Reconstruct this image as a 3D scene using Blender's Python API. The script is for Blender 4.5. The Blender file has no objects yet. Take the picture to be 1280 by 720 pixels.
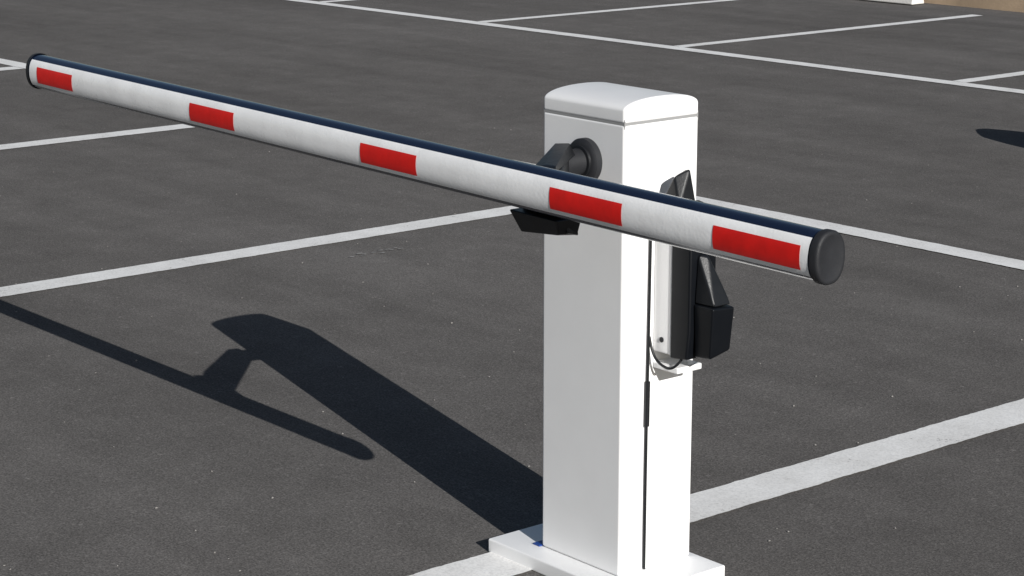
import bpy, bmesh, math, random
from mathutils import Vector, Matrix
random.seed(4)
S=bpy.context.scene
R=math.radians

# ---------------------------------------------------------------- materials
def new_mat(name):
    m=bpy.data.materials.new(name); m.use_nodes=True
    nt=m.node_tree; b=nt.nodes["Principled BSDF"]
    return m,nt,b
def nd(nt,t,**k):
    n=nt.nodes.new(t)
    for a,v in k.items(): setattr(n,a,v)
    return n
def noise(nt,vec,scale,detail=4,rough=.55):
    n=nd(nt,'ShaderNodeTexNoise'); n.inputs['Scale'].default_value=scale
    n.inputs['Detail'].default_value=detail; n.inputs['Roughness'].default_value=rough
    nt.links.new(vec,n.inputs['Vector']); return n.outputs['Fac']
def ramp(nt,fac,stops):
    r=nd(nt,'ShaderNodeValToRGB'); nt.links.new(fac,r.inputs[0])
    e=r.color_ramp.elements
    while len(e)<len(stops): e.new(.5)
    for i,(p,c) in enumerate(stops):
        e[i].position=p; e[i].color=(c if len(c)==4 else (*c,1))
    return r.outputs[0]
def mix(nt,fac,a,b,mode='MIX'):
    m=nd(nt,'ShaderNodeMix',data_type='RGBA',blend_type=mode)
    for i,v in ((0,fac),(6,a),(7,b)):
        if hasattr(v,'links') or hasattr(v,'is_linked'): nt.links.new(v,m.inputs[i])
        elif i==0: m.inputs[0].default_value=v
        else: m.inputs[i].default_value=(*v,1)
    return m.outputs[2]
def mapping(nt,vec,scale):
    m=nd(nt,'ShaderNodeMapping'); m.inputs['Scale'].default_value=scale
    nt.links.new(vec,m.inputs['Vector']); return m.outputs[0]
def bump(nt,b,h,dist,strength=1):
    n=nd(nt,'ShaderNodeBump'); n.inputs['Distance'].default_value=dist; n.inputs['Strength'].default_value=strength
    nt.links.new(h,n.inputs['Height']); nt.links.new(n.outputs[0],b.inputs['Normal'])
G_=lambda v:(v,v,v)

def asphalt():
    m,nt,b=new_mat('asphalt_mat')
    P=nd(nt,'ShaderNodeTexCoord').outputs['Object']
    big=noise(nt,P,.35,4,.6)
    streak=noise(nt,mapping(nt,P,(.25,2.2,1)),1.0,5,.65)
    med=noise(nt,P,5,5,.7)
    g1=noise(nt,P,75,2,.7)
    grain=noise(nt,P,180,2,.75)
    v=nd(nt,'ShaderNodeTexVoronoi'); v.inputs['Scale'].default_value=95; nt.links.new(P,v.inputs['Vector'])
    c=ramp(nt,big,[(.3,(.134,.126,.120)),(.7,(.166,.157,.150))])
    c=mix(nt,1,c,ramp(nt,streak,[(.3,G_(.84)),(.7,G_(1.1))]),'MULTIPLY')
    c=mix(nt,1,c,ramp(nt,med,[(.3,G_(.87)),(.7,G_(1.1))]),'MULTIPLY')
    c=mix(nt,1,c,ramp(nt,g1,[(.35,G_(.88)),(.65,G_(1.11))]),'MULTIPLY')
    c=mix(nt,1,c,ramp(nt,grain,[(.32,G_(.6)),(.5,G_(.97)),(.68,G_(1.4))]),'MULTIPLY')
    stone=ramp(nt,v.outputs['Color'],[(.0,G_(.85)),(.8,G_(1.0)),(.94,G_(1.25)),(1,G_(1.7))])
    c=mix(nt,.7,c,mix(nt,1,c,stone,'MULTIPLY'))
    nt.links.new(c,b.inputs['Base Color'])
    b.inputs['Roughness'].default_value=.95
    b.inputs['Specular IOR Level'].default_value=.05
    h=mix(nt,.6,v.outputs['Distance'],grain)
    bump(nt,b,h,.003,.38)
    return m

def paint():
    m,nt,b=new_mat('road_paint_mat')
    P=nd(nt,'ShaderNodeTexCoord').outputs['Object']
    n1=noise(nt,P,80,4,.7); n2=noise(nt,P,5,5,.65); n3=noise(nt,P,150,2)
    white=ramp(nt,n2,[(.3,(.76,.75,.73)),(.7,(.92,.915,.90))])
    add=nd(nt,'ShaderNodeMath',operation='MULTIPLY_ADD'); nt.links.new(n1,add.inputs[0]); add.inputs[1].default_value=.75
    mm=nd(nt,'ShaderNodeMath',operation='MULTIPLY'); nt.links.new(n2,mm.inputs[0]); mm.inputs[1].default_value=.45
    nt.links.new(mm.outputs[0],add.inputs[2])
    worn=ramp(nt,add.outputs[0],[(.38,G_(1)),(.47,G_(0))])
    c=mix(nt,worn,white,(.27,.26,.25))
    c=mix(nt,1,c,ramp(nt,n3,[(.3,G_(.86)),(.6,G_(1.03))]),'MULTIPLY')
    nt.links.new(c,b.inputs['Base Color']); b.inputs['Roughness'].default_value=.75
    bump(nt,b,n1,.002,.3)
    return m

def simple(name,col,rough,metal=0,spec=.5,var=.06,scale=12,bmp=0,bscale=300,coat=0):
    m,nt,b=new_mat(name)
    P=nd(nt,'ShaderNodeTexCoord').outputs['Object']
    n=noise(nt,P,scale,5,.6)
    lo=tuple(max(0,c*(1-var)) for c in col); hi=tuple(min(1,c*(1+var)) for c in col)
    nt.links.new(ramp(nt,n,[(.3,lo),(.7,hi)]),b.inputs['Base Color'])
    rr=nd(nt,'ShaderNodeMapRange'); rr.inputs['To Min'].default_value=rough*.8; rr.inputs['To Max'].default_value=min(1,rough*1.25)
    nt.links.new(noise(nt,P,scale*3,3),rr.inputs['Value']); nt.links.new(rr.outputs[0],b.inputs['Roughness'])
    b.inputs['Metallic'].default_value=metal; b.inputs['Specular IOR Level'].default_value=spec
    b.inputs['Coat Weight'].default_value=coat; b.inputs['Coat Roughness'].default_value=.1
    if bmp: bump(nt,b,noise(nt,P,bscale,2),bmp,.5)
    return m
M_as=asphalt(); M_pt=paint()
M_white=simple('white_powder_coat',(.88,.88,.88),.38,var=.03,scale=5,bmp=.0006,bscale=400)
M_armw=simple('white_reflective_tape',(.92,.92,.92),.28,var=.07,scale=14,bmp=.0006,bscale=160,coat=.3)
M_red=simple('red_reflective_tape',(.72,.008,.005),.4,var=.10,scale=30)
M_navy=simple('dark_aluminium_profile',(.007,.013,.034),.22,var=.1,coat=.6)
M_blk=simple('black_plastic',(.008,.009,.011),.42,var=.15,scale=20,bmp=.0006,spec=.4)
M_gloss=simple('satin_black_plastic',(.004,.005,.007),.42,spec=.22)
M_rub=simple('dark_grey_rubber',(.020,.021,.024),.55,var=.15,scale=30,bmp=.001,bscale=500,spec=.35)
M_shade=simple('blue_shadow_colour',(.01,.05,.26),.4)  # navy shade colour for the shadow edge at the cabinet base
M_seam=simple('seam_grey',(.30,.30,.30),.7)
M_tan=simple('tan_stone',(.50,.37,.25),.85,var=.22,scale=3,bmp=.004,bscale=60)
M_chip=simple('stone_chip',(.28,.265,.25),.85,var=.3,scale=20)
M_smear=simple('worn_paint_smear',(.30,.29,.28),.85,var=.3,scale=20)
M_conc=simple('concrete_mat',(.42,.40,.37),.85,var=.15,scale=6,bmp=.004,bscale=80)
M_wstop=simple('white_painted_concrete',(.78,.76,.72),.7,var=.1,scale=8,bmp=.003,bscale=80)

# ---------------------------------------------------------------- helpers
def empty(name,loc=(0,0,0)):
    o=bpy.data.objects.new(name,None); o.empty_display_size=.1; o.location=loc
    S.collection.objects.link(o); return o
def mk(name,verts,faces,mat,parent=None,bev=0,smooth=False,seg=3):
    me=bpy.data.meshes.new(name); me.from_pydata([tuple(v) for v in verts],[],faces); 
    bm=bmesh.new(); bm.from_mesh(me); bmesh.ops.recalc_face_normals(bm,faces=bm.faces); bm.to_mesh(me); bm.free()
    me.materials.append(mat)
    o=bpy.data.objects.new(name,me); S.collection.objects.link(o)
    if parent: o.parent=parent
    if bev:
        b=o.modifiers.new('b','BEVEL'); b.width=bev; b.segments=seg; b.limit_method='ANGLE'; b.angle_limit=R(35)
        smooth=True
    if smooth:
        for p in me.polygons: p.use_smooth=True
        if bev:
            w=o.modifiers.new('w','WEIGHTED_NORMAL'); w.keep_sharp=True
    return o
def box(name,x0,x1,y0,y1,z0,z1,mat,parent=None,bev=0):
    v=[(x,y,z) for z in (z0,z1) for y in (y0,y1) for x in (x0,x1)]
    f=[(0,1,3,2),(4,5,7,6),(0,1,5,4),(2,3,7,6),(0,2,6,4),(1,3,7,5)]
    return mk(name,v,f,mat,parent,bev)
def hull(name,pts,mat,parent=None,bev=0):
    bm=bmesh.new()
    for p in pts: bm.verts.new(p)
    r=bmesh.ops.convex_hull(bm,input=bm.verts)
    junk=[g for g in r['geom_interior'] if isinstance(g,bmesh.types.BMVert)]
    if junk: bmesh.ops.delete(bm,geom=junk,context='VERTS')
    bmesh.ops.dissolve_limit(bm,angle_limit=R(2),verts=bm.verts,edges=bm.edges)
    me=bpy.data.meshes.new(name); bm.to_mesh(me); bm.free(); me.materials.append(mat)
    o=bpy.data.objects.new(name,me); S.collection.objects.link(o); o.parent=parent
    if bev:
        b=o.modifiers.new('b','BEVEL'); b.width=bev; b.segments=3; b.limit_method='ANGLE'; b.angle_limit=R(25)
        for p in me.polygons: p.use_smooth=True
        o.modifiers.new('w','WEIGHTED_NORMAL')
    return o
def prism(name,poly,a0,a1,axis,mat,parent=None,bev=0):
    def P(u,v,a): return {'x':(a,u,v),'y':(u,a,v),'z':(u,v,a)}[axis]
    n=len(poly)
    v=[P(u,w,a0) for u,w in poly]+[P(u,w,a1) for u,w in poly]
    f=[tuple(range(n)),tuple(range(n,2*n))]+[(i,(i+1)%n,n+(i+1)%n,n+i) for i in range(n)]
    return mk(name,v,f,mat,parent,bev)
def lathe(name,c,axis,prof,mat,parent=None,n=48):
    ax=Vector(axis).normalized(); t=Vector((0,0,1)) if abs(ax.z)<.9 else Vector((1,0,0))
    u=ax.cross(t).normalized(); w=ax.cross(u)
    V=[];F=[]
    for d,r in prof:
        for i in range(n):
            a=2*math.pi*i/n; V.append(Vector(c)+ax*d+(u*math.cos(a)+w*math.sin(a))*r)
    for k in range(len(prof)-1):
        for i in range(n): F.append((k*n+i,k*n+(i+1)%n,(k+1)*n+(i+1)%n,(k+1)*n+i))
    F.append(tuple(range(n))); F.append(tuple((len(prof)-1)*n+i for i in range(n)))
    o=mk(name,V,F,mat,parent,0,True)
    e=o.modifiers.new('e','EDGE_SPLIT'); e.split_angle=R(38)
    return o
def tube(name,pts,r,mat,parent=None):
    cu=bpy.data.curves.new(name,'CURVE'); cu.dimensions='3D'; cu.bevel_depth=r; cu.bevel_resolution=4; cu.resolution_u=10
    sp=cu.splines.new('NURBS'); sp.points.add(len(pts)-1); sp.order_u=3; sp.use_endpoint_u=True
    for p,q in zip(sp.points,pts): p.co=(*q,1)
    cu.materials.append(mat)
    o=bpy.data.objects.new(name,cu); S.collection.objects.link(o); o.parent=parent; return o

# ---------------------------------------------------------------- ground
mk('asphalt_ground',[(-400,-400,0),(400,-400,0),(400,400,0),(-400,400,0)],[(0,1,2,3)],M_as)

def strips(name,lst,mat,z=.004):
    V=[];F=[]
    for (x0,y0,x1,y1,w) in lst:
        L=math.hypot(x1-x0,y1-y0); n=max(2,int(L/.012)); dx,dy=(x1-x0)/L,(y1-y0)/L; px,py=-dy,dx
        b=len(V); a1=a2=0
        for i in range(n+1):
            t=L*i/n
            a1=a1*.6+random.uniform(-.0016,.0016); a2=a2*.6+random.uniform(-.0016,.0016)
            V.append((x0+dx*t+px*(w/2+a1),y0+dy*t+py*(w/2+a1),z)); V.append((x0+dx*t-px*(w/2+a2),y0+dy*t-py*(w/2+a2),z))
            if i<n: k=b+2*i; F.append((k,k+1,k+3,k+2))
    return mk(name,V,F,mat)
W=.135
L=[]
YB1=lambda x:6.375+(x+5)*.018
YB2=lambda x:10.03+(x+11)*.026
L.append((-26,YB1(-26),6,YB1(6),.125))
L.append((-30,YB2(-30),8,YB2(8),.125))
for x in (-17.6,-14.95,-12.25,-9.55,-6.74,-3.555,-.6,2.3): L.append((x,0.6,x,YB1(x)-.068,W if x!=-3.555 else .15))
for x in (-22.8,-20.7,-18.6,-16.5,-14.45,-12.45,-10.40,-8.07,-5.8,-3.5,-1.2): L.append((x,YB2(x)+.068,x,13.3,.105))
strips('parking_line_markings',L,M_pt)

# small paint smear + loose stone chips on the asphalt
V=[];F=[]
for i in range(12):
    cx=-6.43+random.gauss(0,.015); cy=4.66+random.gauss(0,.08); b=len(V); k=random.randint(5,7)
    for j in range(k):
        a=2*math.pi*j/k; rr=random.uniform(.003,.009)
        V.append((cx+math.cos(a)*rr*.8,cy+math.sin(a)*rr*2.2,.004+i*.00005))
    F.append(tuple(range(b,b+k)))
mk('paint_smear_marking',V,F,M_smear)
V=[];F=[]
for i in range(380):
    cx=random.uniform(-9,-2); cy=random.uniform(1.5,8); s=random.choice((.002,.002,.003,.003,.004)); b=len(V)
    for (ux,uy,uz) in ((1,0,.3),(0,1,.35),(-1,0,.3),(0,-1,.25),(0,0,1),(0,0,-.2)):
        V.append((cx+ux*s*random.uniform(.7,1.3),cy+uy*s*random.uniform(.7,1.3),.001+max(0,uz)*s*random.uniform(.8,1.2)))
    for j in range(4):
        F.append((b+j,b+(j+1)%4,b+4)); F.append((b+j,b+(j+1)%4,b+5))
mk('loose_gravel',V,F,M_chip)

# far side: kerb, tan paving, low wall, wheel stops
box('pavement',-40,12,13.93,18,-.02,.125,M_tan)
box('kerb',-40,12,13.75,13.925,-.02,.13,M_tan,None,.015)
hw=empty('low_stone_wall')
box('wall_body',-40,12,18.0,18.35,.0,.75,M_tan,hw,.01)
box('wall_coping',-40.03,12.03,17.96,18.39,.753,.82,M_conc,hw,.01)
for i,xc in enumerate((-17.8,-14.9,-12.0,-9.05,-6.1)):
    prism('wheel_stop',[(13.48,.006),(13.64,.006),(13.61,.11),(13.51,.11)],xc-.8,xc+.8,'x',M_wstop,None,.012)

bo=empty('offframe_shadow_caster')  # unseen stand-in, added outside the frame to cast the right-edge shadow
lathe('shadow_caster_body',(-5.86,8.6,0),(0,0,1),[(0,.19),(.26,.18),(.34,.16),(.38,.12),(.43,.06),(.435,.01)],M_conc,bo)
lathe('shadow_caster_foot',(-5.86,8.6,0),(0,0,1),[(0.001,.22),(.03,.22),(.04,.20)],M_conc,bo)

# ---------------------------------------------------------------- barrier cabinet
B=empty('boom_barrier')
X0,X1,Y0,Y1=-3.52,-3.258,3.015,3.233
box('base_plate',-3.64,-3.165,2.955,3.252,.0,.034,M_white,B,.004)
box('base_shadow_strip',X0-.022,X0-.0005,Y0-.006,Y1-.01,.0345,.038,M_shade,B)  # coloured strip painting in the blue shadow edge beside the cabinet
SZ=1.037
box('cabinet_body',X0,X1,Y0,Y1,.0345,SZ,M_white,B,.007)
box('lid_gap',X0+.0015,X1-.0015,Y0+.0015,Y1-.0015,SZ-.01,SZ+.01,M_seam,B)
pts=[(Y0,SZ+.0006)]
yc=(Y0+Y1)/2; hw_=(Y1-Y0)/2
N=28
for i in range(N+1):
    a=math.pi*(i/N); yy=yc-hw_*math.copysign(abs(math.cos(a))**.9,math.cos(a)); pts.append((yy,1.064+.025*math.sin(a)**.9))
pts.append((Y1,SZ+.0006))
prism('cabinet_lid',pts,X0,X1,'x',M_white,B,.007)

# hub
hx,hz=-3.374,.947
lathe('hub_flange',(hx,Y0-.0005,hz),(0,-1,0),[(0,.049),(.014,.049),(.018,.045),(.020,.040),(.022,.030),(.05,.026),(.08,.024)],M_rub,B)
lathe('hub_ring',(hx,Y0-.0205,hz),(0,-1,0),[(0,.037),(.006,.036),(.007,.033)],M_blk,B)

# arm
AY=2.65
XN,XF=-2.360,-5.140
def az(x): return .958+(x+2.358)*(-.034/2.82)
HY,HZ=.034,.0445
def prof(th,off=0):
    e=2/2.25
    c,s=math.cos(th),math.sin(th)
    y=-(HY+off)*math.copysign(abs(c)**e,c); z=(HZ+off)*math.copysign(abs(s)**e,s)
    return y,z
def sweep(name,xa,xb,t0,t1,off,mat,closed=False,nth=48,nx=40,skin=True):
    V=[];F=[]
    m=nth if closed else nth+1
    for i in range(nx+1):
        x=xa+(xb-xa)*i/nx
        for j in range(m):
            th=t0+(t1-t0)*j/nth; y,z=prof(th,off); V.append((x,AY+y,az(x)+z))
    for i in range(nx):
        for j in range(nth):
            j2=(j+1)%m if closed else j+1
            F.append((i*m+j,i*m+j2,(i+1)*m+j2,(i+1)*m+j))
    if closed and skin:
        F.append(tuple(range(m))); F.append(tuple(nx*m+j for j in range(m)))
    o=mk(name,V,F,mat,B,0,True)
    o.modifiers.new('e','EDGE_SPLIT').split_angle=R(40)
    return o
sweep('arm_profile',XN,XF,0,2*math.pi,0,M_navy,True)
def face(name,xa,xb,d0,d1,off,mat):
    return sweep(name,xa,xb,R(d0),R(d1),off,mat,nth=24,nx=20)
face('arm_white_panel',XN-.012,XF+.012,-42,47,.0012,M_armw)
for i,(a,b) in enumerate(((-5.086,-4.898),(-4.330,-4.139),(-3.646,-3.451),(-3.033,-2.831),(-2.596,-2.390))):
    face('red_patch_%d'%(i+1),a,b,-27,22,.0020,M_red)
def cap(name,x,sgn,mat):
    V=[];F=[]; n=48
    rings=[(-.008,.0025),(.004,.0025),(.008,.001),(.0095,-.002),(.0095,-.006),(.0088,-.0075),(.0088,-.03)]
    for d,off in rings:
        for j in range(n):
            y,z=prof(2*math.pi*j/n,off); V.append((x+sgn*d,AY+y,az(x)+z))
    for k in range(len(rings)-1):
        for j in range(n): F.append((k*n+j,k*n+(j+1)%n,(k+1)*n+(j+1)%n,(k+1)*n+j))
    F.append(tuple((len(rings)-1)*n+j for j in range(n)))
    o=mk(name,V,F,mat,B,0,True); o.modifiers.new('e','EDGE_SPLIT').split_angle=R(50)
cap('arm_end_cap_near',XN,1,M_rub); cap('arm_end_cap_far',XF,-1,M_rub)

# bracket carrying the arm
hull('bracket_horn',[(hx+s*.022,2.945,hz+t*.022) for s in(-1,1) for t in(-1,1)]+
     [(-3.215,2.72,.93),(-3.215,2.72,.98),(-3.12,2.72,.91),(-3.12,2.72,.98)],M_blk,B,.006)
hull('bracket_rib',[(hx-.02,2.965,.965),(hx+.02,2.965,.965),(hx,2.965,.99),(hx-.01,2.93,.992),(hx+.01,2.93,.992),
     (-3.225,2.73,.98),(-3.15,2.73,.98),(-3.20,2.75,.992),(-3.17,2.75,.992)],M_blk,B,.004)
hull('bracket_saddle',[(-3.20,2.687,.99),(-3.09,2.687,.99),(-3.20,2.687,.89),(-3.06,2.687,.88),
      (-3.19,2.725,.98),(-3.10,2.725,.98),(-3.19,2.725,.87),(-3.07,2.725,.87)],M_blk,B,.005)
hull('bracket_lower_jaw',[(-3.205,2.655,.912),(-3.06,2.655,.910),(-3.205,2.725,.912),(-3.06,2.725,.91),
      (-3.185,2.67,.868),(-3.07,2.67,.878),(-3.185,2.722,.860),(-3.07,2.722,.872)],M_blk,B,.005)

# ---------------------------------------------------------------- reader on the side
C=empty('card_reader')
box('mounting_bracket',X1+.0005,-3.202,3.106,3.19,.535,.86,M_white,C,.004)
prism('reader_housing',[(-3.2015,.53),(-3.150,.535),(-3.143,.60),(-3.143,.81),(-3.165,.862),(-3.2015,.868)],3.102,3.180,'y',M_gloss,C,.005)
hull('reader_top_hood',[(-3.235,3.10,.862),(-3.235,3.16,.862),(-3.178,3.10,.862),(-3.178,3.150,.862),(-3.205,3.11,.925),(-3.188,3.14,.94),(-3.21,3.15,.935)],M_blk,C,.004)
hull('scanner_neck',[(-3.142,3.122,.765),(-3.142,3.150,.765),(-3.142,3.115,.66),(-3.142,3.175,.66),(-3.088,3.12,.66),(-3.088,3.172,.66),(-3.128,3.14,.76)],M_blk,C,.004)
hull('scanner_head',[(-3.1425,3.112,.659),(-3.1425,3.177,.659),(-3.083,3.112,.659),(-3.083,3.177,.655),
     (-3.1425,3.118,.54),(-3.1425,3.173,.54),(-3.095,3.118,.545),(-3.09,3.173,.56)],M_gloss,C,.005)
box('bracket_foot',X1+.0005,-3.180,3.106,3.180,.497,.511,M_white,C,.003)
for z in (.565,.82):
    lathe('bracket_screw',(-3.23,3.106,z),(0,-1,0),[(0,.006),(.002,.006),(.003,.004)],M_rub,C,12)
tube('reader_cable',[(-3.17,3.11,.535),(-3.18,3.095,.508),(-3.22,3.093,.512),(-3.246,3.092,.535),(-3.252,3.090,.57)],.003,M_blk,C)
tube('conduit_cable',[(-3.253,3.091,.86),(-3.253,3.089,.6),(-3.253,3.085,.3),(-3.253,3.085,.04)],.0034,M_blk,C)
tube('cable_joint',[(-3.251,3.086,.47),(-3.251,3.085,.37)],.0058,M_blk,C)

# ---------------------------------------------------------------- light
w=bpy.data.worlds.new("World"); S.world=w; w.use_nodes=True
nt=w.node_tree; bg=nt.nodes['Background']
sky=nt.nodes.new('ShaderNodeTexSky'); sky.sky_type='NISHITA'; sky.sun_disc=False
r=.25; kx=2.22
sd=Vector((kx,-kx*r,1)).normalized()
el=math.asin(sd.z)
sky.sun_elevation=el; sky.sun_rotation=math.atan2(sd.x,sd.y)
nt.links.new(sky.outputs[0],bg.inputs[0]); bg.inputs[1].default_value=.05
sl=bpy.data.lights.new('sun','SUN'); sl.energy=5; sl.angle=R(.2); sl.color=(1,.98,.95)
so=bpy.data.objects.new('sun',sl); S.collection.objects.link(so)
so.rotation_euler=sd.to_track_quat('Z','Y').to_euler()

# ---------------------------------------------------------------- camera
cd=bpy.data.cameras.new('camera'); co=bpy.data.objects.new('camera',cd); S.collection.objects.link(co)
co.location=(0,0,1.73); co.rotation_euler=(R(90-13.23),0,R(50.25))
cd.sensor_width=36; cd.lens=2680/1280*36; cd.clip_end=2000
S.camera=co
S.view_settings.view_transform='Standard'; S.view_settings.look='None'; S.view_settings.exposure=0
